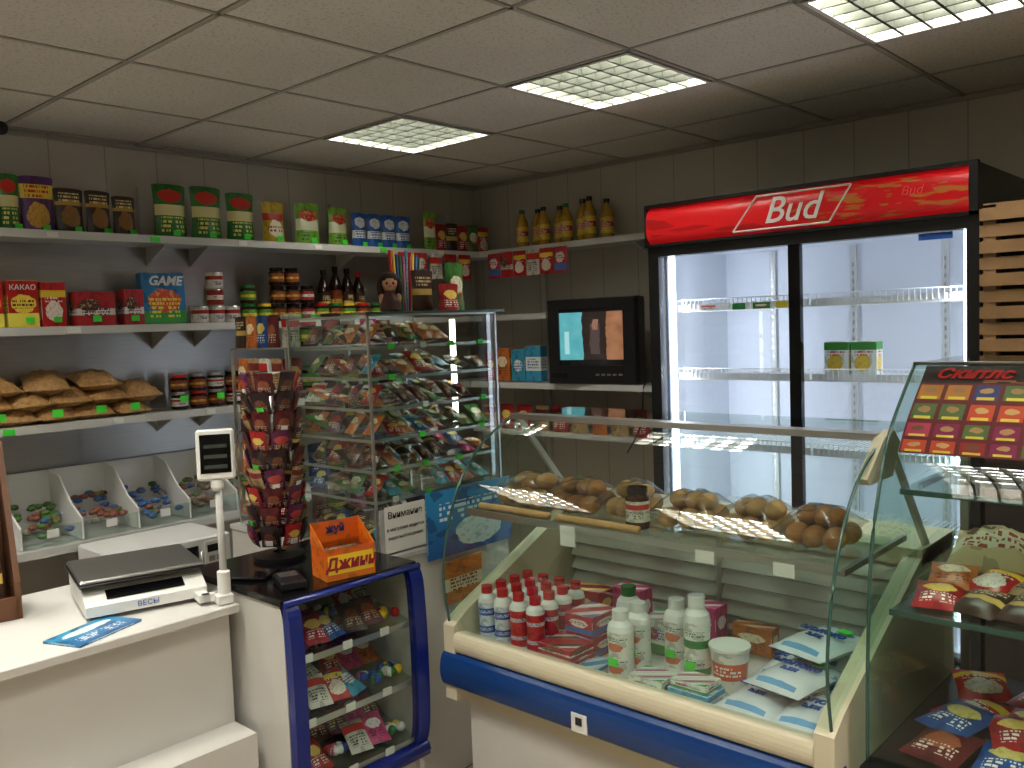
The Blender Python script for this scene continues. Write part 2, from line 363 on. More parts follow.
for g in gy[1:-1]: b.box(X0,X1,g-.009,g+.009,ZC-.001,ZC+.004,tbar)
b.build()
one('ceiling_slab',X0-.1,X1+.1,Y0-.1,Y1+.1,2.62,2.7,voidm)
b=MB('trim_left'); b.box(X0,X1,Y1-.02,Y1,ZC-.022,ZC-.004,tbar); b.build()
b=MB('trim_back'); b.box(X1-.02,X1,Y0,Y1-.021,ZC-.022,ZC-.004,tbar); b.build()
tray=mat('fixture_white',(225,225,220),.4)
for (lx,ly) in LX:
    b=MB('seen_or_added_ceiling_light')
    x0,x1,y0,y1=lx+.013,lx+.587,ly+.013,ly+.587
    b.box(x0,x1,y0,y1,2.595,2.60,tray)
    for q in ((x0,x0+.006,y0,y1),(x1-.006,x1,y0,y1),(x0,x1,y0,y0+.006),(x0,x1,y1-.006,y1)): b.box(q[0],q[1],q[2],q[3],ZC-.004,2.595,tray)
    fr=.015
    for q in ((x0,x0+fr,y0,y1),(x1-fr,x1,y0,y1),(x0+fr,x1-fr,y0,y0+fr),(x0+fr,x1-fr,y1-fr,y1)): b.box(q[0],q[1],q[2],q[3],ZC-.006,ZC,tray)
    n=6; st=(x1-x0-2*fr)/n
    for i in range(1,n):
        c=x0+fr+i*st; b.prismY([(c-.005,ZC-.004),(c+.005,ZC-.004),(c+.008,ZC+.045),(c-.008,ZC+.045)],y0+fr,y1-fr,louv)
        c=y0+fr+i*st; b.prismX([(c-.005,ZC-.004),(c+.005,ZC-.004),(c+.008,ZC+.045),(c-.008,ZC+.045)],x0+fr,x1-fr,louv)
    ob=b.build()
    L=bpy.data.lights.new('seen_or_added_lamp','AREA'); L.shape='SQUARE'; L.size=.54; L.energy=24 if lx>2 else 52; L.color=(1.0,.96,.88)  # unseen added fixtures run stronger, as fill for the case and goods
    lo=bpy.data.objects.new('seen_or_added_lamp',L); scene.collection.objects.link(lo); lo.location=(lx+.3,ly+.3,2.59); lo.parent=ob; lo.matrix_parent_inverse=Matrix.Translation(ob.location).inverted()

# ------------------------------------------------------------------ item makers
def tag(b,M,x,y,z,s=1,m=None): b.box(x-.018*s,x+.018*s,y-.002,y,z-.013*s,z+.013*s,m or gtag,M)
def can(b,M,r,h,m): b.lathe([(0,0),(r*.95,0),(r,.004),(r,h-.004),(r*.95,h),(r*.9,h-.003),(0,h-.003)],[alu,alu,m,alu,alu,alu],M)
def jar(b,M,r,h,c,l,lid):
    b.lathe([(0,0),(r*.93,0),(r,.008),(r,h*.18),(r,h*.68),(r*.98,h*.76),(r*.78,h*.84),(r*.85,h*.845),(r*.85,h),(0,h)],[c,c,c,l,c,c,lid,lid,lid],M)
def bottle(b,M,r,h,c,l,cap):
    b.lathe([(0,0),(r*.9,0),(r,.01),(r,h*.15),(r,h*.55),(r*.95,h*.66),(r*.5,h*.82),(r*.36,h*.87),(r*.36,h*.9),(r*.45,h*.9),(r*.45,h),(0,h)],[c,c,c,l,c,c,c,c,cap,cap,cap],M)
def drinkb(b,M,r,h,l,cap):
    b.lathe([(0,0),(r*.9,0),(r,.008),(r,h*.1),(r*.92,h*.4),(r,h*.72),(r*.9,h*.8),(r*.55,h*.87),(r*.6,h*.87),(r*.6,h),(0,h)],[l if i==3 or i==4 else whitep for i in range(7)]+[cap]*3,M,n=14)

# ------------------------------------------------------------------ left wall shelving
b=MB('shelving_unit')
ups=[1.0,1.98,2.2,3.1,4.0]
for x in ups: b.box(x-.015,x+.015,4.20,4.23,.35,2.28,wmetal)
b.box(.6,4.2,4.19,4.205,.7,2.0,greym)
for z,y in ((2.01,3.90),(1.61,3.90),(1.206,3.90),(.71,3.80)):
    x1=4.25 if z>.8 else 2.9
    b.box(.6,x1,y,4.19,z-.022,z,wmetal); b.box(.6,x1,y-.012,y,z-.03,z+.004,wmetal)
    for x in ups[:-1]:
        b.prismX([(4.19,z-.022),(4.19,z-.11),(4.0,z-.03),(4.0,z-.022)],x-.003,x+.003,wmetal)
for x in (.62,1.75,2.88):
    b.box(x-.02,x+.02,3.84,3.88,0,.69,wmetal); b.box(x-.02,x+.02,4.1,4.14,0,.69,wmetal)
b.box(.6,2.9,3.84,4.19,.20,.22,wmetal)
for x in (1.5,2.35): b.box(x-.03,x+.03,3.884,3.888,1.585,1.612,wtag)
for k in range(12): b.box(1.2+k*.22,1.245+k*.22,3.884,3.888,1.985 if k%2 else 1.18,2.008 if k%2 else 1.204,wtag if k%3 else gtag)
b.build()
b=MB('shelving_rack')
for y in (2.75,3.6): b.box(4.24,4.27,y-.015,y+.015,.7,2.2,wmetal)
b.box(3.97,4.24,2.42,3.88,1.988,2.01,wmetal); b.box(3.958,3.97,2.42,3.88,1.98,2.014,wmetal)
b.box(3.85,4.24,2.42,3.88,1.184,1.206,wmetal); b.box(3.838,3.85,2.42,3.88,1.176,1.21,wmetal)
b.box(3.97,4.24,3.35,3.88,1.588,1.61,wmetal); b.box(3.958,3.97,3.35,3.88,1.58,1.614,wmetal)
b.box(3.85,4.24,2.42,3.88,.90,.92,wmetal)
b.prismY([(4.24,1.98),(4.24,1.88),(4.0,1.975)],2.74,2.76,wmetal); b.prismY([(4.24,1.18),(4.24,1.08),(3.95,1.175)],2.74,2.76,wmetal)
b.build()
b=MB('packaged_sweets')
for i in range(9): b.pillow(.12,.15,.06,LB[random.choice(['chipr','mar','beige','redp','chipo'])],T(3.93,3.8-i*.14,.921,-90+random.uniform(-10,10)),'doy',6,7)
b.build()
zt=2.015
b=MB('snack_pouches')
for x,m,w,h in ((1.22,'redp',.1,.25),(1.33,'mayo',.08,.24),(1.44,'pur',.13,.24),(1.57,'choc',.12,.2),(1.695,'choc',.11,.2),(1.81,'choc',.1,.185)):
    b.pillow(w*1.08,h,.07,LB[m],T(x,4.03,zt,random.uniform(-5,5)),'doy',10,12); tag(b,T(x+.02,3.985,zt+.02),0,0,0,.8)
b.build()
b=MB('mayonnaise_pouches')
for x,m,w,h in ((2.03,'mayo',.165,.26),(2.215,'mayo',.165,.265),(2.40,'mayo',.155,.25),(2.59,'mayo2',.135,.22),(2.80,'mayo3',.155,.23),(3.00,'mayo3',.145,.22)):
    b.pillow(w,h,.09,LB[m],T(x,4.03,zt,random.uniform(-6,6)),'doy',10,12); tag(b,T(x,3.97,zt+.025),0,0,0,1)
b.build()
b=MB('condensed_milk_pouches')
for i in range(4): b.pillow(.112,.2,.065,LB['milkb'],T(3.14+i*.108,4.02,zt,random.uniform(-4,4)),'doy',8,10); tag(b,T(3.14+i*.108,3.97,zt+.02),0,0,0,.9)
b.build()
b=MB('sauce_pouches')
for i,(m,h) in enumerate((('mayo3',.24),('chipr',.17),('chipd',.18),('chipr',.17),('chipg',.18),('redp',.17))): b.pillow(.10,h,.05,LB[m],T(3.66+i*.092,4.0,zt,random.uniform(-5,5)),'doy',8,10)
b.build()
b=MB('sunflower_oil_bottles')
for i in range(8):
    bottle(b,T(4.06+(i%2)*.05,3.60-i*.086,zt,-90),.038,.23+.02*(i in(5,6)),oil,LB['oilL'],(greencap if i%4==0 else blackg))
b.build()
b=MB('hanging_spice_packets')
for i in range(11):
    m=random.choice([LB['redp'],LB['whit'],LB['chipo'],LB['dboxr'],LB['redw']])
    if i<5: M=T(3.35+i*.12,3.88,1.84)
    else: M=T(3.945,3.74-(i-5)*.105,1.84,-90)
    b.pillow(.10,.15,.015,m,M,'bag',4,5,.02)
b.build()
zs=1.615
b=MB('cocoa_boxes')
for x,m,w,h in ((1.21,'cocoa',.11,.19),(1.34,'cocoa',.12,.195),(1.46,'redp',.1,.19)): b.rbox(-w/2,w/2,-.03,.03,0,h,LB[m],T(x,4.0,zs),.002)
b.text('КАКАО',.03,whitep,T(1.34,3.968,zs+.165))
for x in (1.22,1.36,1.47): tag(b,T(x,3.966,zs+.03),0,0,0,.9)
b.build()
b=MB('chocolate_boxes')
for x,m,w,h in ((1.63,'redw',.17,.15),(1.80,'redw',.09,.16)): b.rbox(-w/2,w/2,-.04,.04,0,h,LB[m],T(x,4.0,zs),.002); tag(b,T(x,3.955,zs+.03),0,0,0,1)
b.build()
b=MB('board_game_box'); b.rbox(-.105,.105,-.025,.025,0,.24,LB['game'],T(1.965,4.02,zs)@Rx(-4),.002); b.text('GAME',.06,whitep,T(1.965,3.992,zs+.2)@Rx(-4),shear=.3,bold=.002); b.build()
b=MB('tinned_meat_stack')
for x,n in ((2.125,1),(2.21,3),(2.295,1)):
    for k in range(n): can(b,T(x,3.98,zs+k*.082,R()*60),.041,.08,LB['can2'] if k%2==0 else LB['can1'])
b.build()
b=MB('preserve_jars')
for x,k,m,lid in ((2.39,2,'jarg',greencap),(2.48,1,'jarg',yellow),(2.56,3,'jard',blackg),(2.65,3,'jard',blackg),(2.74,2,'can1',blackg),(2.83,1,'jarg',red),(2.92,1,'jard',greencap),(3.01,1,'jarg',yellow),(3.11,1,'jard',red),(3.21,1,'jarg',greencap),(3.31,1,'jard',blackg)):
    for q in range(k): jar(b,T(x,3.98,zs+q*.092,R()*50),.04,.09,darkgl,LB[m],lid)
    tag(b,T(x,3.93,zs+.02),0,0,0,.8)
b.build()
b=MB('sauce_bottles')
for x,h in ((2.93,.28),(3.01,.3),(3.09,.29),(3.17,.27),(3.48,.26),(3.57,.27)): bottle(b,T(x,4.09,zs,R()*40),.036,h,darkgl,random.choice([LB['chipd'],LB['jard']]),random.choice([blackg,blackg,red]))
b.build()
z3=1.211
b=MB('pasta_bags')
for i in range(13):
    lay=i//5 if i<10 else 2; k=i%5 if i<10 else (i-10)*1.3+.6
    x=1.12+k*.16+(lay==1)*.06
    M=T(x,4.03,z3+.035+lay*.062,random.uniform(-16,16))@Rx(-74-5*R())@TL(0,0,-.09)
    b.pillow(.18,.22,.085,pasta,M,'bag',7,9,.2)
for x in (1.2,1.42,1.6,1.75): tag(b,T(x,3.905,z3+.04),0,0,0,1.2)
b.build()
b=MB('jam_jars')
for i in range(15):
    x=2.0+i*.094
    for k in range(2): jar(b,T(x,3.985,z3+k*.082,R()*50),.04,.08,darkgl,LB['jard'] if (i+k)%3 else LB['can2'],random.choice([alu,red,darkgl,blackg]))
    if i%2==0: tag(b,T(x,3.94,z3+.05),0,0,0,1.1)
b.build()
z4=.715
b=MB('candy_bins'); cm=[mat('candy_a',(90,130,60),.4,noise=.9,ns=60,bump=.8,bs=50),mat('candy_b',(150,90,70),.4,noise=.9,ns=60,bump=.8,bs=50),mat('candy_c',(70,110,170),.4,noise=.9,ns=60,bump=.8,bs=50),mat('candy_d',(150,130,110),.4,noise=.9,ns=60,bump=.8,bs=50)]
for i in range(6):
    x=1.22+i*.24
    pr=[(3.83,z4),(4.17,z4),(4.17,z4+.27),(4.05,z4+.25),(3.93,z4+.14),(3.83,z4+.09)]
    b.prismX(pr,x-.004,x+.004,whitep)
    if i<5:
        b.box(x,x+.24,4.16,4.17,z4,z4+.27,whitep); b.box(x+.004,x+.236,3.83,3.835,z4,z4+.075,glass)
        for k in range(34):
            u=R();v=R(); b.ell((x+.03+u*.18,3.86+v*.27,z4+.03+v*.1+R()*.02),.022,.018,.013,cm[(i+(k%4==0)+2*(k%7==0))%4],n=6,k=4,jit=.3)
        tag(b,T(x+.12,3.828,z4+.05),0,0,0,1.3,wtag)
b.build()
b=MB('microwave_oven')
M=T(1.66,3.60,.441)
b.rbox(-.25,.25,-.17,.17,.012,.27,whitep,M,.006); b.box(-.22,.1,-.175,-.17,.05,.24,blackg,M); b.box(.13,.22,-.174,-.17,.03,.25,wtag,M); b.box(.14,.21,-.177,-.174,.205,.235,blackg,M)
for k in range(8): b.box(.145+(k%2)*.035,.172+(k%2)*.035,-.176,-.174,.06+(k//2)*.035,.082+(k//2)*.035,steel,M)
b.tube([(.105,-.19,.07),(.105,-.195,.15),(.105,-.19,.22)],.006,alu,M)
for x in(-.2,.2):
    for y in (-.13,.13): b.lathe([(.012,0),(.012,.014)],black,M@TL(x,y,0),n=8)
b.build()
b=MB('appliance_table'); b.rbox(1.1,2.1,3.38,3.78,.42,.44,white,r=.003)
for x in (1.12,2.06):
    for y in (3.40,3.74): b.box(x,x+.025,y,y+.025,0,.42,alu)
b.build()
b=MB('cereal_boxes')
for i,(y,m,w,h) in enumerate(((3.68,'chipo',.12,.2),(3.55,'cyan',.11,.19),(3.43,'dboxb',.12,.21),(3.78,'chipr',.08,.17))): b.rbox(-w/2,w/2,-.03,.03,0,h,LB[m],T(3.95,y,z3,-90),.002)
b.build()
# TV
scr=NG('tv_screen'); u,v=scr.uv()
nz=scr.noise(scr.comb(u,v),4.0,3.0)
un=scr.math('ADD',u,scr.math('MULTIPLY',scr.math('SUBTRACT',nz,.5),.12))
c=scr.mix(scr.inr(un,.38,1.0),scr.mix(nz,lin((60,150,165)),lin((120,205,205))),lin((46,36,32)))
c=scr.mix(scr.math('GREATER_THAN',un,.74),c,scr.mix(nz,lin((90,50,34)),lin((205,145,105))))
c=scr.mix(scr.math('MULTIPLY',scr.inr(un,.5,.64),scr.inr(v,.2,.72)),c,lin((80,66,64)))
c=scr.mix(scr.math('MULTIPLY',scr.inr(un,.53,.61),scr.inr(v,.62,.8)),c,lin((150,110,90)))
c=scr.mix(scr.math('MULTIPLY',scr.inr(u,.08,.16),scr.inr(v,.2,.6)),c,lin((170,225,225)))
c=scr.mix(scr.inr(v,.1,.93),lin((8,8,10)),c)
scr.p.inputs['Base Color'].default_value=(.01,.01,.01,1); scr.p.inputs['Roughness'].default_value=.12
scr.set(scr.p.inputs['Emission Color'],c); scr.p.inputs['Emission Strength'].default_value=.9
b=MB('crt_television')
M=T(3.955,2.95,z3+.002,-82)
w=.268; H=.465
prof=[(-.11,w,.0,H),(-.08,w+.005,-.0,H+.005),(.0,w,.0,H),(.06,w*.9,.01,H-.03),(.2,w*.62,.03,.34),(.26,w*.5,.05,.3)]
vs=[];fs=[]
for (yy,ww,za,zb) in prof: vs+=[(-ww,yy,za),(ww,yy,za),(ww,yy,zb),(-ww,yy,zb)]
for i in range(len(prof)-1):
    for k in range(4): a=i*4+k; c2=i*4+(k+1)%4; fs.append((a,c2,c2+4,a+4))
fs.append((20,21,22,23))
b.add(vs,fs,black,M)
bx0,bx1,bz0,bz1=-.2,.2,.1,.415
b.box(-w,bx0,-.125,-.11,0,H,black,M); b.box(bx1,w,-.125,-.11,0,H,black,M); b.box(bx0,bx1,-.125,-.11,0,bz0,black,M); b.box(bx0,bx1,-.125,-.11,bz1,H,black,M)
vs=[];fs=[];uv=[]
for j in range(9):
    for i in range(9):
        uu=i/8;vv=j/8; vs.append((bx0+uu*(bx1-bx0),-.113-.012*(1-(2*uu-1)**2)*(1-(2*vv-1)**2),bz0+vv*(bz1-bz0)))
for j in range(8):
    for i in range(8): a=j*9+i; fs.append((a,a+1,a+10,a+9)); uv.append([(i/8,j/8),((i+1)/8,j/8),((i+1)/8,(j+1)/8),(i/8,(j+1)/8)])
b.add(vs,fs,scr.m,M,uv,True)
for k in range(5): b.box(.03+k*.035,.052+k*.035,-.129,-.125,.045,.055,steel,M)
b.box(-.25,-.15,-.1265,-.125,.035,.06,blackg,M)
b.build(.004)
b=MB('television_cable'); b.tube(smoothp([(3.96,2.60,1.222),(3.82,2.58,1.215),(3.80,2.58,1.1),(3.81,2.61,.98),(3.82,2.7,.85)]),.004,black); b.build()

# ------------------------------------------------------------------ fridge
fx,fy0,fy1=3.5,.905,2.32
fwh=mat('fridge_interior',(218,222,230),.4); redh=label('header_red',(200,22,26),blob=(175,12,20),bc=(.75,.5),br=(.3,.4),emit=.3)
led=mat('led_strip',(255,255,255),.5,emit=7,ecol=(235,242,255))
b=MB('drinks_refrigerator')
b.box(fx,4.2,fy0,fy0+.04,0,2.07,black); b.box(fx,4.2,fy1-.04,fy1,0,2.07,black); b.box(4.16,4.2,fy0+.04,fy1-.04,0,2.07,black)
b.box(fx,4.16,fy0+.04,fy1-.04,1.90,2.07,black); b.box(fx,4.16,fy0+.04,fy1-.04,0,.2,black)
b.box(4.12,4.16,fy0+.04,fy1-.04,.2,1.9,fwh); b.box(fx+.09,4.12,fy0+.04,fy0+.06,.2,1.9,fwh); b.box(fx+.09,4.12,fy1-.06,fy1-.04,.2,1.9,fwh)
b.box(fx+.09,4.12,fy0+.06,fy1-.06,1.87,1.9,fwh); b.box(fx+.09,4.12,fy0+.06,fy1-.06,.2,.22,fwh)
hp=smoothp([(fx,1.895),(fx-.028,1.93),(fx-.035,1.98),(fx-.028,2.03),(fx,2.065)],4)
b.sheetY(hp,fy0+.03,fy1-.012,redh)
b.box(fx-.03,fx,fy0,fy0+.03,1.885,2.075,black); b.box(fx-.03,fx,fy1-.012,fy1,1.885,2.075,black); b.box(fx-.025,fx,fy0,fy1,2.063,2.078,black); b.box(fx-.03,fx,fy0,fy1,1.885,1.897,black)
M=T(fx-.0385,1.615,1.98,-90)
b.text('Bud',.15,whitep,M@TL(.01,0,.0),.001,shear=.35,bold=.001)
cs=[(-.25,-.068),(.17,-.068),(.26,.07),(-.14,.07)]
for i in range(4): 
    a=cs[i];c2=cs[(i+1)%4]; b.tube([(a[0],0.004,a[1]),(c2[0],0.004,c2[1])],.004,whitep,M,4)
b.text('Bud',.05,mat('header_print_faint',(225,70,70),.4),T(fx-.037,1.13,1.995,-90),.0006,shear=.3)
b.box(fx-.005,fx+.03,fy0,fy0+.045,.12,1.885,black); b.box(fx-.005,fx+.03,fy1-.055,fy1,.12,1.885,black)
b.box(fx-.005,fx+.06,fy0+.045,fy1-.055,1.84,1.885,black); b.box(fx-.005,fx+.06,fy0+.045,fy1-.055,.12,.2,black)
b.box(fx+.0,fx+.03,1.585,1.635,.2,1.84,blackg); b.box(fx+.032,fx+.055,1.6,1.64,.2,1.84,blackg)
b.box(fx+.012,fx+.016,fy0+.045,1.59,.2,1.84,glassf); b.box(fx+.04,fx+.044,1.63,fy1-.055,.2,1.84,glassf)
b.box(fx+.008,fx+.011,1.0,1.12,1.81,1.835,inkblue)
b.box(fx+.07,fx+.09,fy1-.085,fy1-.062,.24,1.84,led); b.box(fx+.07,fx+.085,fy0+.062,fy0+.075,.24,1.84,led)
for y in (1.2,1.6,2.0):
    b.box(4.105,4.12,y-.015,y+.015,.24,1.86,wmetal)
    for k in range(40): b.box(4.103,4.105,y-.004,y+.004,.28+k*.038,.298+k*.038,steel)
for z in (1.59,1.27,.95,.62,.34):
    for (a,c2) in ((fy0+.07,1.595),(1.605,fy1-.07)):
        b.box(3.63,3.635,a,c2,z-.008,z+.024,whitep)
        n=int((c2-a)/.022)
        for k in range(n+1): b.box(3.63,4.1,a+k*.022,a+k*.022+.004,z-.003,z+.001,whitep)
        for xx in (3.66,3.85,4.08): b.box(xx,xx+.006,a,c2,z-.009,z-.003,whitep)
        for k in range(0,n,1): b.box(3.626,3.63,a+k*.022,a+k*.022+.003,z+.0,z+.045,whitep)
        b.tube([(3.628,a,z+.045),(3.628,c2,z+.045)],.0025,whitep,n=5)
for (ya,yb,m) in ((1.9,1.96,greencap),(1.78,1.86,LB['chipg']),(2.05,2.12,LB['whit']),(1.70,1.75,yellow)): b.box(3.622,3.628,ya,yb,1.582,1.61,m)
ob=b.build()
for (yy,e) in ((fy1-.1,8),(fy0+.1,5)):
    L=bpy.data.lights.new('led_lamp','AREA'); L.shape='RECTANGLE'; L.size=1.5; L.size_y=.03; L.energy=e; L.color=(.9,.94,1)
    lo=bpy.data.objects.new('led_lamp',L); scene.collection.objects.link(lo)
    d=Vector((.55,-1 if yy>1.6 else 1,0)).normalized()
    zax=-d; xax=Vector((0,0,1)); yax=zax.cross(xax)
    mm=Matrix((xax,yax,zax)).transposed().to_4x4(); mm.translation=(fx+.12,yy,1.05); lo.matrix_world=mm
    lo.parent=ob; lo.matrix_parent_inverse=Matrix.Translation(ob.location).inverted()
for y in (1.50,1.385):
    b=MB('juice_carton'); b.rbox(-.053,.053,-.035,.035,0,.155,LB['juice'],T(3.69,y,1.2745,-90),.002); b.build()

# ------------------------------------------------------------------ refrigerated display case
cy0,cy1=.73,1.92
b=MB('refrigerated_display_case')
side=[(1.745,.44),(1.745,.665),(1.80,.70),(2.33,.94),(2.56,.94),(2.56,.02),(1.92,.02),(1.86,.42)]
b.prismY(side,cy0,cy0+.045,cream); b.prismY(side,cy1-.045,cy1,cream)
b.prismY(smoothp([(1.80,.58),(1.752,.585),(1.738,.61),(1.745,.64),(1.765,.645),(1.80,.635)],3),cy0+.045,cy1-.045,cream)
bp=smoothp([(1.80,.475),(1.745,.48),(1.728,.51),(1.728,.55),(1.745,.582),(1.80,.585)],3)
b.prismY(bp,cy0-.003,cy1+.003,blue)
b.box(1.79,1.80,cy0+.045,cy1-.045,.42,.6,cream)
b.box(1.80,2.55,cy0+.045,cy1-.045,.08,.47,white); b.box(1.92,2.5,cy0+.05,cy1-.05,0,.08,black)
b.box(1.80,2.30,cy0+.045,cy1-.045,.585,.60,wmetal)
b.box(2.34,2.56,cy0+.045,cy1-.045,.46,.90,wmetal); b.box(2.30,2.57,cy0,cy1,.90,.945,cream)
for (a,c2) in ((cy0+.05,1.30),(1.32,cy1-.05)):
    b.box(2.33,2.34,a,c2,.60,.90,whitep)
    for k in range(6):
        z=.625+k*.046; b.prismY([(2.30,z),(2.335,z+.012),(2.335,z+.036),(2.322,z+.036)],a,c2,whitep)
b.box(2.31,2.34,1.30,1.32,.60,.90,wmetal)
b.box(1.724,1.728,1.37,1.42,.49,.54,wtag); b.box(1.722,1.724,1.385,1.405,.51,.53,ink)
gp=smoothp([(1.765,.64),(1.742,.8),(1.768,.95),(1.83,1.085),(1.93,1.19),(2.07,1.258)],6)
b.sheetY(gp,cy0+.012,cy1-.012,glassc)
for y in (cy0+.012,cy1-.012):
    poly=gp+[(2.2,1.2),(2.33,.94),(1.80,.70)]
    b.add([(p[0],y,p[1]) for p in poly],[tuple(range(len(poly)))],glasst)
    b.tube([(p[0],y,p[1]) for p in gp],.004,gedge,n=6)
    yy=y-.012
    if y<1: b.prismY([(1.955,1.165),(1.94,1.18),(2.05,1.262),(2.11,1.272),(2.15,1.24),(2.10,1.165)],yy,yy+.024,cream)
    b.prismY([(2.09,1.25),(2.11,1.25),(2.38,.94),(2.35,.94)],yy+.004,yy+.016,wmetal)
b.box(2.05,2.10,cy0+.02,cy1-.02,1.252,1.268,alu); b.box(2.10,2.36,cy0+.02,cy1-.02,1.255,1.262,glassc)
b.box(1.84,2.17,cy0+.03,cy1-.03,.992,1.0,glass); b.prismY([(1.828,.985),(1.84,.985),(1.84,1.004),(1.828,1.004)],cy0+.03,cy1-.03,alu)
for y in (cy0+.02,cy1-.03): b.box(1.86,2.25,y,y+.01,.978,.992,alu)
b.box(1.824,1.828,1.47,1.52,.945,1.0,wtag)
b.box(1.826,1.828,.85,.9,.965,.995,wtag); b.box(1.826,1.828,1.05,1.1,.965,.995,wtag)
b.build()
zd=.602
b=MB('yogurt_bottles')
for i in range(4):
    for j in range(4):
        x=1.85+i*.062; y=1.835-j*.064
        drinkb(b,T(x,y,zd,-90+R()*30),.028,.17,LB['yog'] if (j<2) else LB['yogr'],red)
b.build()
b=MB('dessert_pack')
for k,(x,y,zz,m) in enumerate(((1.97,1.535,0,'dboxr'),(1.97,1.535,.062,'dboxr'))): b.rbox(-.05,.05,-.06,.06,0,.06,LB[m],T(x,y,zd+zz,-90),.002)
b.build()
for (x,y,zz,a,m,w,d,h) in ((1.845,1.53,0,-90,'dboxr',.13,.10,.035),(1.845,1.53,.036,-92,'redw',.12,.1,.03),(1.84,1.425,0,-90,'dboxb',.06,.10,.03),(1.835,1.235,0,-90,'dboxg',.10,.08,.05),(1.84,1.115,0,-90,'dboxb',.115,.08,.045),(1.84,1.115,.046,-90,'dboxg',.10,.075,.02),(2.10,1.36,0,-90,'dboxg',.12,.09,.10),(2.22,1.30,0,-90,'pink',.09,.07,.12),(2.20,1.72,0,-90,'chipr',.14,.08,.1),(2.20,1.55,0,-90,'pink',.10,.07,.13),(2.24,1.16,0,-90,'chipo',.12,.05,.08)):
    b=MB('dairy_dessert_box'); b.rbox(-w/2,w/2,-d/2,d/2,0,h,LB[m],T(x,y,zd+zz,a),.002); b.build()
for (x,y,h,m,cap) in ((2.01,1.43,.2,'dairyg',greencap),(1.85,1.345,.19,'dairy',whitep),(1.93,1.345,.19,'dairy',whitep),(1.99,1.26,.2,'dairy',whitep),(1.95,1.175,.235,'dairyg',whitep)):
    b=MB('milk_bottle'); drinkb(b,T(x,y,zd,-90),.036,h,LB[m],cap); tag(b,T(x-.037,y,zd+.06,-90),0,0,0,.8); b.build()
b=MB('yogurt_tub'); b.lathe([(0,0),(.038,0),(.05,.11),(.053,.112),(.053,.12),(0,.12)],[LB['tub'],LB['tub'],whitep,whitep,whitep],T(1.965,1.09,zd,-90),n=18); b.build()
milkf=mat('milk_film',(216,220,224),.25)
g=NG('milk_bag_print'); u,v=g.uv(); c=g.mix(g.noise(g.comb(u,v),2.0),lin((200,208,222)),lin((230,232,236)))
c=g.mix(g.math('MULTIPLY',g.inr(v,.08,.14),g.inr(u,.15,.85)),c,lin((110,165,215)))
c=g.mix(g.math('MULTIPLY',g.inr(v,.68,.84),g.math('GREATER_THAN',g.noise(g.comb(u,v),7.0),.54)),c,lin((120,172,216)))
g.set(g.p.inputs['Base Color'],c); g.p.inputs['Roughness'].default_value=.25; milkl=g.m
bags=[(1.90,.965,0,-94),(1.90,.835,0,-88),(2.12,.985,0,-92),(2.12,.84,0,-88),(1.94,.90,.058,-99),(2.13,.91,.058,-84),(2.04,.88,.114,-104)]
for (x,y,zz,a) in bags:
    b=MB('milk_bag'); M=T(x,y,zd+.030+zz,a)@Rx(-90)@TL(0,0,-.108)
    b.pillow(.15,.215,.056,milkl,M,'bag',12,14,.04,back=milkf)
    b.text('МОЛОКО',.027,inkblue,M@TL(0,-.0305,.112),.0015,bold=.001); b.text('2,5%',.022,inkblue,M@TL(0,-.0305,.078),.0015,bold=.0006); tag(b,M,.035,-.029,.15,.9)
    b.build()
zb=1.001
def bunbag(x,y,w,d,m):
    b=MB('bag_of_buns'); M=T(x,y,zb,-90+random.uniform(-8,8))
    for k in range(6): b.ell(((k%3-1)*w*.3+R()*.01,(k//3-.5)*d*.45,.028+R()*.006),w*.17,d*.24,.026,m,M,12,8,.08)
    for k in range(3): b.ell(((k-1)*w*.25+R()*.01,R()*.02,.068+R()*.006),w*.15,d*.22,.024,m,M,12,8,.08)
    M2=M@Rx(-90)@TL(0,-.048,-d/2*1.1); b.pillow(w*1.05,d*1.12,.094,plast,M2,'bag',9,9,.14)
    b.build()
bunbag(2.0,1.77,.18,.2,breadl); bunbag(2.0,1.58,.17,.18,bread); bunbag(2.03,1.42,.13,.18,breadl)
bunbag(2.0,1.21,.17,.18,breadl); bunbag(2.0,1.03,.16,.18,breadl); bunbag(2.0,.865,.15,.18,bread)
b=MB('baguette')
for k in range(2): b.tube(smoothp([(1.852,1.85-k*.3,zb+.012),(1.852,1.72-k*.3,zb+.013),(1.852,1.58-k*.3,zb+.012)],4),.010,breadl,n=8)
b.build()
b=MB('chocolate_spread_jar'); jar(b,T(1.915,1.325,zb,-90),.032,.11,mat('spread',(70,38,20),.2),LB['whit'],blackg); b.build()

# ------------------------------------------------------------------ right glass counter
b=MB('glass_display_counter')
vy0,vy1=-.75,.69
vp=smoothp([(1.82,.60),(1.825,.8),(1.85,1.03),(1.90,1.17),(1.97,1.29),(2.13,1.425)],6)
b.sheetY(vp,vy0,vy1,glass)
b.tube([(p[0],vy1,p[1]) for p in vp],.004,gedge,n=6)
poly=vp+[(2.45,1.425),(2.45,.60)]
for y in (vy0,vy1): b.add([(p[0],y,p[1]) for p in poly],[tuple(range(len(poly)))],glasst)
b.box(2.12,2.46,vy0,vy1,1.42,1.428,glass); b.tube([(2.125,vy0,1.428),(2.125,vy1,1.428)],.005,alu,n=6)
b.box(1.80,2.46,vy0,vy1,.08,.56,white); b.box(1.79,2.46,vy0-.005,vy1+.005,.56,.60,black); b.box(1.86,2.4,vy0+.02,vy1-.02,0,.08,black)
b.box(1.97,2.43,vy0+.02,vy1-.02,1.152,1.16,glass); b.box(1.90,2.43,vy0+.02,vy1-.02,.902,.91,glass)
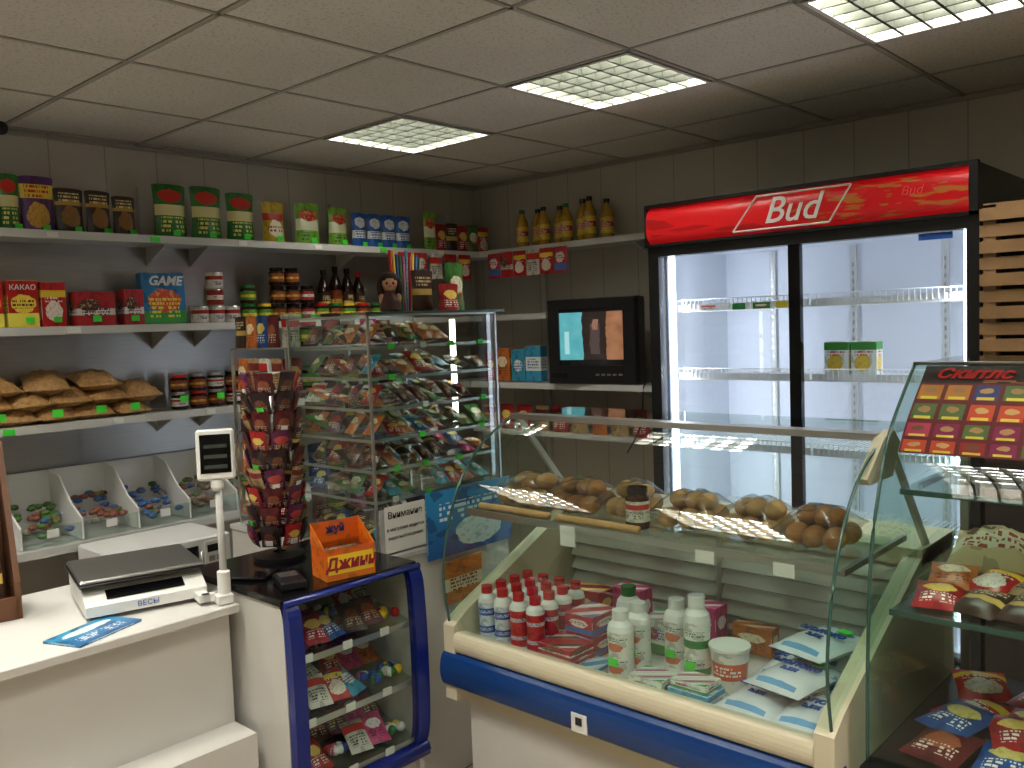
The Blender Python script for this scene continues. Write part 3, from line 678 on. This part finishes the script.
b.box(1.966,1.97,vy0+.02,vy1-.02,1.150,1.162,gedge); b.box(1.896,1.90,vy0+.02,vy1-.02,.900,.912,gedge)
for y in (vy1-.02,0,vy0+.02): 
    b.box(2.44,2.46,y-.01,y+.01,.6,1.42,alu)
    for z in (1.14,.89): b.box(2.1,2.44,y-.004,y+.004,z,z+.012,alu)
b.build()
b=MB('product_poster')
pp=[(p[0]+.006,p[1]-.004) for p in vp if p[1]>1.235]
pl=pp[:max(2,int(len(pp)*.78))]; pu=pp[len(pl)-1:]
b.sheetY(pl,-.25,.665,poster); 
pdk=label('poster_header',(44,20,20),text=(180,110,60),tv=(.05,.2),rough=.6); b.sheetY(pu,-.25,.665,pdk)
a=pu[0];c2=pu[-1]; mid=((a[0]+c2[0])/2,(a[1]+c2[1])/2); ang=math.degrees(math.atan2(c2[0]-a[0],c2[1]-a[1]))
TM=T(mid[0],.56,mid[1],-90)@Rx(-ang)
b.text('Скитлс',.045,red,TM@TL(0,-.0022,0),.0004,shear=.3,bold=.0015)
for k,m in enumerate((yellow,greencap,red,inkblue)): b.box(.12+k*.04,.15+k*.04,-.0022,-.0012,-.012,.012,m,TM)
b.text('много скитлс',.03,whitep,TM@TL(.42,-.0022,0),.0004,shear=.2)
b.build()
b=MB('packaged_snacks_tray')
for k in range(14):
    m=random.choice([LB['mar'],LB['chipr'],LB['beige'],LB['chipo'],LB['chipd'],LB['redp'],LB['chipb']]); M=T(2.0+(k%2)*.1,.60-(k//2)*.085,.912+.014+(k%2)*.02,-90+random.uniform(-25,25))@Rx(-80)@TL(0,0,-.06)
    b.pillow(.1,.13,.03,m,M,'bag',6,7,.12)
b.build()
b=MB('paper_bread_bag')
for k in range(3): b.pillow(.19,.22,.09,LB['kraft'],T(2.28,.56-.21*k,.962+.02*(k%2),-84+8*k)@Rx(-78)@TL(0,0,-.10),'bag',9,10,.2)
b.build()
b=MB('packaged_snacks_lower')
for k in range(20):
    m=random.choice([LB['redp'],LB['chipr'],LB['chipb'],LB['mar'],LB['beige'],LB['chipb']]); M=T(1.93+(k%4)*.11,.58-(k//4)*.13,.602+.016+(k%2)*.02,-90+random.uniform(-25,25))@Rx(-85)@TL(0,0,-.06)
    b.pillow(.12,.15,.03,m,M,'bag',6,7,.12)
b.build()
b=MB('wooden_slat_rack')
b.box(3.38,3.42,-.42,.86,0,1.38,woodd); b.box(3.42,3.98,.82,.86,0,1.38,woodd)
for y in (.84,.2,-.4):
    b.box(3.36,3.40,y-.02,y+.02,1.38,1.9,wood); b.box(3.96,4.0,y-.02,y+.02,0,1.9,woodd)
for k in range(9):
    z=1.42+k*.056; b.box(3.345,3.362,-.42,.86,z-.021,z+.021,wood,TL(.012*(k%2),0,0))
    b.box(3.36,4.0,.86,.872,z-.02,z+.02,wood)
b.box(3.36,4.0,-.42,.86,1.89,1.905,wood); b.box(3.43,3.44,-.42,.82,1.38,1.89,woodd)
b.build()

# ------------------------------------------------------------------ sales counter
b=MB('sales_counter')
b.rbox(-1.0,1.235,2.19,2.80,.785,.81,white,r=.003)
b.box(-1.0,1.225,2.235,2.25,0,.785,white); b.box(-1.0,-.98,2.25,2.78,0,.785,white); b.box(1.205,1.225,2.25,2.78,0,.785,white); b.box(.1,.12,2.25,2.78,0,.785,white)
b.box(-1.0,1.225,2.25,2.78,.38,.4,white)
b.box(-1.0,1.225,2.12,2.235,.44,.465,white); b.box(-1.0,1.225,2.12,2.135,0,.44,white); b.box(1.205,1.225,2.135,2.235,0,.44,white)
b.build()
b=MB('weighing_scale')
M=T(1.085,2.49,.811,-14)
b.prismX([(-.15,.012),(.15,.012),(.15,.075),(-.10,.075),(-.165,.04),(-.165,.012)],-.155,.155,wtag,M)
b.rbox(-.16,.16,-.13,.15,.09,.102,steel,M,.004); b.box(-.1,.1,-.06,.08,.075,.09,black,M)
b.rbox(-.163,.163,-.133,.153,.083,.09,black,M,.002)
b.box(-.10,.10,-.001,.0,-.018,.018,blackg,M@TL(0,-.134,.0575)@Rx(-61.7)@TL(0,-.001,0))
b.text('ВЕСЫ',.02,inkblue,M@TL(.0,-.1665,.026),.0004)
for x in (-.13,.13):
    for y in (-.12,.12): b.lathe([(.014,0),(.014,.014)],black,M@TL(x,y,0),n=8)
PX,PY=.186,-.230
b.tube([(PX,PY,.02),(PX,PY,.36)],.010,wmetal,M,n=12); b.rbox(PX-.025,PX+.02,PY-.02,PY+.03,.0,.03,wtag,M,.004); b.box(.13,PX,PY+.01,PY+.03,.01,.03,wtag,M); b.box(.12,.15,PY+.01,-.14,.01,.03,wtag,M); b.lathe([(.018,.03),(.018,.09),(.010,.095)],wtag,M@TL(PX,PY,0),n=12)
D=M@TL(PX-.002,PY,.345)@Rz(-18)@Rx(-6)
b.rbox(-.05,.05,-.018,.018,0,.14,wtag,D,.006); b.box(-.04,.04,-.0195,-.018,.02,.125,blackg,D)
b.lathe([(.012,-.03),(.018,-.02),(.018,.0)],wtag,D,n=10)
for k in range(3): b.box(-.03,.03,-.0205,-.0195,.032+k*.028,.042+k*.028,mat('lcd%d'%k,(60,66,60),.3),D)
b.build()
b=MB('magazine'); M=T(.88,2.285,.8105,22); b.box(-.10,.10,-.06,.06,0,.006,LB['mag'],M); b.build()
b=MB('wooden_letter_tray')
M=T(.66,2.68,.8105,-10)
b.box(-.16,.16,-.09,-.075,0,.06,brownw,M); b.box(-.16,.16,.075,.09,0,.47,brownw,M); b.prismX([(-.09,0),(.09,0),(.09,.47),(.06,.47),(-.09,.1)],.15,.165,brownw,M); b.prismX([(-.09,0),(.09,0),(.09,.47),(.06,.47),(-.09,.1)],-.165,-.15,brownw,M)
b.box(-.15,.15,-.075,.075,0,.012,wood,M)
for k in range(3): b.box(-.13,.13,-.05+k*.03,-.04+k*.03,.012,.2+k*.08,[LB['chipd'],brownw,paper][k],M@Rx(-6))
b.build()

# blue candy cabinet
b=MB('candy_cabinet')
kx0,kx1,ky0,ky1,kz=1.25,1.715,2.0,2.52,.85
b.box(kx0,kx0+.018,ky0,ky1,0,kz-.02,white); b.box(kx1-.018,kx1,ky0,ky1,0,kz-.02,white); b.box(kx0,kx1,ky1-.012,ky1,0,kz-.02,white)
b.rbox(kx0-.005,kx1+.005,ky0-.0,ky1,kz-.02,kz,blackg,r=.003); b.box(kx0+.018,kx1-.018,ky0+.02,ky1-.012,.0,.24,white)
fp=smoothp([(ky0+.02,kz-.005),(ky0-.02,kz-.03),(ky0-.032,kz-.12),(ky0-.036,.55),(ky0-.03,.36),(ky0-.005,.28),(ky0+.03,.24)],5)
def frame(xa,xb):
    n=len(fp); vs=[];fs=[]
    for (y,z) in fp: vs+=[(xa,y,z),(xb,y,z),(xb,y+.03,z),(xa,y+.03,z)]
    for i in range(n-1):
        for k in range(4): a=i*4+k;c=i*4+(k+1)%4; fs.append((a,c,c+4,a+4))
    b.add(vs,fs,bluedk,smooth=False)
frame(kx0,kx0+.04); frame(kx1-.04,kx1+.005)
b.tube([(kx0,ky0-.01,kz-.012),(kx1+.004,ky0-.01,kz-.012)],.009,bluedk,n=10); b.tube([(kx0,ky0+.0,.275),(kx1+.004,ky0+.0,.275)],.03,bluedk,n=10)
gl=[(y+.008,z) for y,z in fp if .29<z<.83]
vs=[(kx0+.04,y,z) for y,z in gl]+[(kx1-.04,y,z) for y,z in gl]; n=len(gl)
b.add(vs,[(i,n+i,n+i+1,i+1) for i in range(n-1)],glass,smooth=True)
for z in (.30,.48,.66): b.prismX([(ky0,z),(ky0,z+.008),(ky1-.02,z+.10),(ky1-.02,z+.09)],kx0+.018,kx1-.018,glass); 
for z in (.30,.48,.66): b.box(kx0+.018,kx1-.018,ky0-.004,ky0,z,z+.018,alu)
b.build()
b=MB('candy_packets')
brt=[LB[k] for k in ('chips','pink','pink','chipr','chipb','cyan','whit','chipo','chipg','redp','mar','dkb')]
for z in (.30,.48,.66):
    for i in range(6):
        for j in range(4):
            M=T(kx0+.065+i*.066,ky0+.035+j*.11,z+.022+j*.024+(R()*.006),random.uniform(-20,20))@Rx(-58)
            if R()<.22:
                for q in range(8): b.ell((kx0+.05+i*.066+R()*.05,ky0+.05+j*.1+R()*.06,z+.035+j*.024),.015,.015,.015,random.choice([red,inkblue,yellow,whitep,greencap,LB['pink']]),n=8,k=6)
            else: b.pillow(.07,.11,.02,random.choice(brt),M,'bag',5,6,.12)
            if j==0 and i%2==0: tag(b,T(kx0+.065+i*.066,ky0-.006,z+.014),0,0,0,.9,wtag)
b.build()
b=MB('gum_display_box')
M=T(1.50,2.065,.851,-12)
b.box(-.075,.075,-.05,.05,0,.09,LB['gumbox'],M,skip=('t',)); b.box(-.075,.075,.05,.052,0,.15,LB['gumbox'],M); b.box(-.07,.07,-.045,.045,.06,.075,LB['chipd'],M)
b.prismX([(-.05,.09),(.05,.15),(.05,.09)],-.077,-.075,LB['gumbox'],M); b.prismX([(-.05,.09),(.05,.15),(.05,.09)],.075,.077,LB['gumbox'],M)
b.box(-.07,.07,-.0512,-.0505,.018,.072,yellow,M)
b.text('Джинн',.046,mat('wine',(150,20,40),.5),M@TL(0,-.0520,.045),.0008,bold=.0015,shear=.15); b.text('жуй',.03,mat('navy',(30,40,100),.5),M@TL(0,.0485,.125),.0008,bold=.001)
b.build()
b=MB('card_terminal'); M=T(1.34,2.10,.851,-20); b.rbox(-.035,.035,-.06,.06,0,.025,black,M,.004); b.box(-.025,.025,.0,.045,.025,.027,steel,M); b.build()
b=MB('mobile_phone'); M=T(1.31,2.27,.851,30); b.rbox(-.035,.035,-.07,.07,0,.01,blackg,M,.002); b.build()

# ------------------------------------------------------------------ glass tower on base
b=MB('display_base_cabinet'); b.box(1.735,2.34,2.2,3.1,.0,.80,white); b.rbox(1.73,2.35,2.19,3.11,.80,.82,wmetal,r=.003); b.build()
b=MB('glass_display_tower')
tx0,tx1,ty0,ty1,z0,z1=1.74,2.33,2.21,2.66,.821,1.6
for x in (tx0,tx1-.008):
    for y in (ty0,ty1-.008): b.box(x,x+.008,y,y+.008,z0,z1,alu)
for z in (z0,z1-.006):
    b.box(tx0,tx1,ty0,ty0+.008,z,z+.006,alu); b.box(tx0,tx1,ty1-.008,ty1,z,z+.006,alu); b.box(tx0,tx0+.008,ty0,ty1,z,z+.006,alu); b.box(tx1-.008,tx1,ty0,ty1,z,z+.006,alu)
b.box(tx0-.02,tx1+.02,ty0-.02,ty1+.02,z1,z1+.008,glass); b.box(tx0-.022,tx1+.02,ty0-.024,ty0-.02,z1,z1+.008,gedge)
def quad(p,m): b.add(p,[(0,1,2,3)],m)
quad([(tx0+.008,ty0+.004,z0),(tx1-.008,ty0+.004,z0),(tx1-.008,ty0+.004,z1),(tx0+.008,ty0+.004,z1)],glassc)
quad([(tx0+.004,ty0+.008,z0),(tx0+.004,ty1-.008,z0),(tx0+.004,ty1-.008,z1),(tx0+.004,ty0+.008,z1)],glassc)
b.box(tx0+.012,tx1-.012,ty0+.0,ty0+.003,z0,z0+.15,wmetal)
sz=[.99,1.09,1.19,1.29,1.39,1.49]
for z in sz:
    quad([(tx0+.015,ty0+.02,z+.004),(tx1-.015,ty0+.02,z+.004),(tx1-.015,ty1-.02,z+.034),(tx0+.015,ty1-.02,z+.034)],glass)
    b.box(tx0+.015,tx1-.015,ty0+.016,ty0+.02,z-.002,z+.008,alu); b.box(tx0+.012,tx0+.016,ty0+.016,ty1-.02,z-.002,z+.007,alu)
b.box(2.29,2.305,2.40,2.415,1.22,1.58,mat('tower_led',(255,250,240),.5,emit=6))
b.build()
b=MB('chocolate_bars')
for q,z in enumerate(sz+[.85]):
    pal=random.sample(snackm,6)
    for i in range(8):
        mm_=random.choice(pal)
        for j in range(3):
            if R()<.12: continue
            wv=random.uniform(.042,.066); hv=random.uniform(.07,.115)
            M=T(tx0+.055+i*.07+random.uniform(-.01,.01),ty0+.04+j*.12,z+.014+j*.009,random.uniform(-25,25))@Rx(-52-24*R())
            if z<1.45 or j>0: b.pillow(wv,hv,random.uniform(.012,.028),mm_ if R()<.6 else random.choice(snackm),M,'bag',4,5,.08)
    for i in range(4): 
        if R()<.8: tag(b,T(tx0+.08+i*.14+R()*.03,ty0+.013,z+.006),0,0,0,.7,gtag if R()<.6 else wtag)
    for j in range(4):
        M=T(tx0+.035,ty0+.07+j*.1,z+.02,-90+random.uniform(-20,20))@Rx(-40); b.pillow(.065,.08,.02,random.choice(snackm),M,'bag',4,5,.06)
b.build()
b=MB('snack_shelf_stand')
for z in (.86,1.02,1.18,1.34,1.5):
    b.box(1.76,2.32,2.70,3.08,z-.006,z,alu)
    for x in (1.76,2.31): 
        for y in (2.70,3.07): b.box(x,x+.01,y,y+.01,max(.821,z-.16),z,alu)
    for i in range(6):
        if i%2==(z>1.2): jar(b,T(1.81+i*.088,2.76,z,R()*40),.036,.09,darkgl,random.choice([LB['jarg'],LB['can2'],LB['jard']]),random.choice([red,greencap,alu])); continue
        b.pillow(.085,.12,.035,random.choice(snackm),T(1.81+i*.088,2.74,z,random.uniform(-10,10)),'doy',5,6)
    for j in range(4): b.pillow(.08,.12,.035,random.choice(snackm),T(1.79,2.82+j*.075,z,-90),'doy',5,6)
b.build()
b=MB('notice_sign'); M=T(1.835,2.182,.835,0)
b.box(-.085,.085,-.002,.0,0,.15,paper,M)
b.text('Внимание',.03,ink,M@TL(0,-.0025,.12),.0004,bold=.0004)
for k,t in enumerate(('в магазине ведется','видеонаблюдение')): b.text(t,.0165,ink,M@TL(0,-.0025,.075-k*.028),.0004)
b.build()
b=MB('blue_poster'); b.box(1.93,2.34,2.183,2.187,.77,1.00,LB['snow']); b.build()
b=MB('orange_poster'); b.box(2.0,2.18,2.183,2.187,.60,.75,LB['opost']); b.build()
zt2=1.609
b=MB('snack_packs')
for x,y,m,w,h in ((2.13,2.38,'chipd',.11,.15),(2.21,2.33,'chipr',.12,.10),(2.29,2.38,'chipg',.11,.18)): b.pillow(w,h,.05,LB[m],T(x,y,zt2,random.uniform(-20,10)),'doy',8,10)
b.build()
b=MB('marker_pens')
for k in range(10): b.tube([(2.10+k*.012,2.5,zt2),(2.085+k*.016,2.5,zt2+.2+.03*R())],.006,[red,yellow,inkblue,greencap,LB['pink'],LB['cyan']][k%6],n=6)
b.build()
skin=mat('doll_skin',(215,160,130),.5); dark=mat('doll_hair',(40,24,18),.7)
b=MB('toy_doll'); M=T(1.98,2.38,zt2,-35)
b.lathe([(0,0),(.03,0),(.038,.01),(.034,.04),(.02,.07),(.014,.08)],mat('doll_dress',(70,36,30),.6),M,n=12); b.ell((0,0,.10),.029,.027,.03,skin,M,12,10); b.ell((0,.008,.112),.035,.031,.030,dark,M,12,10)
for s in (-1,1): b.ell((s*.011,-.026,.10),.004,.003,.005,ink,M,8,6); b.ell((s*.03,-.005,.05),.009,.009,.02,skin,M,8,6); b.ell((s*.014,-.02,.008),.013,.02,.008,dark,M,8,6); b.ell((s*.032,.0,.085),.013,.014,.035,dark,M,8,6)
b.ell((0,-.027,.09),.006,.002,.002,red,M,8,5)
b.build()
b=MB('snack_spinner_rack')
cx,cy=1.495,2.39
b.lathe([(0,0),(.08,0),(.08,.012),(.02,.02)],black,T(cx,cy,.851),n=20); b.tube([(cx,cy,.86),(cx,cy,1.47)],.007,alu,n=10)
dkp=[LB[k] for k in ('chips','mar','chips','chipd','mar','dkb','dkb','chipr','mar','beige')]
for t in range(9):
    z=.965+t*.058; rr=.045
    b.tube([(cx+rr*math.cos(a*math.pi/8),cy+rr*math.sin(a*math.pi/8),z+.0) for a in range(17)],.002,alu,n=5)
    for a in range(0,4): q=a*math.pi/4; b.tube([(cx-rr*math.cos(q),cy-rr*math.sin(q),z),(cx+rr*math.cos(q),cy+rr*math.sin(q),z)],.002,alu,n=5)
    for k in range(7):
        a=k*51.4+t*7; M=T(cx,cy,z-.065,a)@TL(0,-.062-.008*R(),0)@Rx(14+5*R())@Ry(random.uniform(-6,6))
        b.pillow(.058,.072,.02,random.choice(dkp),M,'bag',5,6,.12)
        if (k+t)%3==0: tag(b,M,0,-.013,.02,.6,gtag if k%2 else wtag)
b.build()
b=MB('security_camera'); M=T(1.22,3.86,0,20)
b.lathe([(.035,2.455),(.035,2.479),(0,2.479)],black,M,n=14); b.tube([(0,0,2.46),(0,-.02,2.41)],.01,black,M); b.tube([(0,.04,2.415),(0,-.08,2.385)],.026,black,M,n=12)
b.build()

# ------------------------------------------------------------------ camera / world
th=math.radians(42.6); p=math.radians(3.83); r=math.atan(.037)
F=Vector((math.cos(p)*math.cos(th),math.cos(p)*math.sin(th),-math.sin(p))); R0=Vector((math.sin(th),-math.cos(th),0)); U0=R0.cross(F)
cr=R0*math.cos(r)-U0*math.sin(r); cu=U0*math.cos(r)+R0*math.sin(r)
cam=bpy.data.cameras.new('camera'); cam.sensor_width=36; cam.lens=880/1024*36; cam.clip_start=.02
co=bpy.data.objects.new('camera',cam); scene.collection.objects.link(co)
mm=Matrix((cr,cu,-F)).transposed().to_4x4(); mm.translation=(0,0,1.55); co.matrix_world=mm; scene.camera=co
w=bpy.data.worlds.new('world'); scene.world=w; w.use_nodes=True; w.node_tree.nodes['Background'].inputs[0].default_value=(.5,.6,.8,1); w.node_tree.nodes['Background'].inputs[1].default_value=.3
print('faces',sum(len(o.data.polygons) for o in scene.objects if o.type=='MESH'))
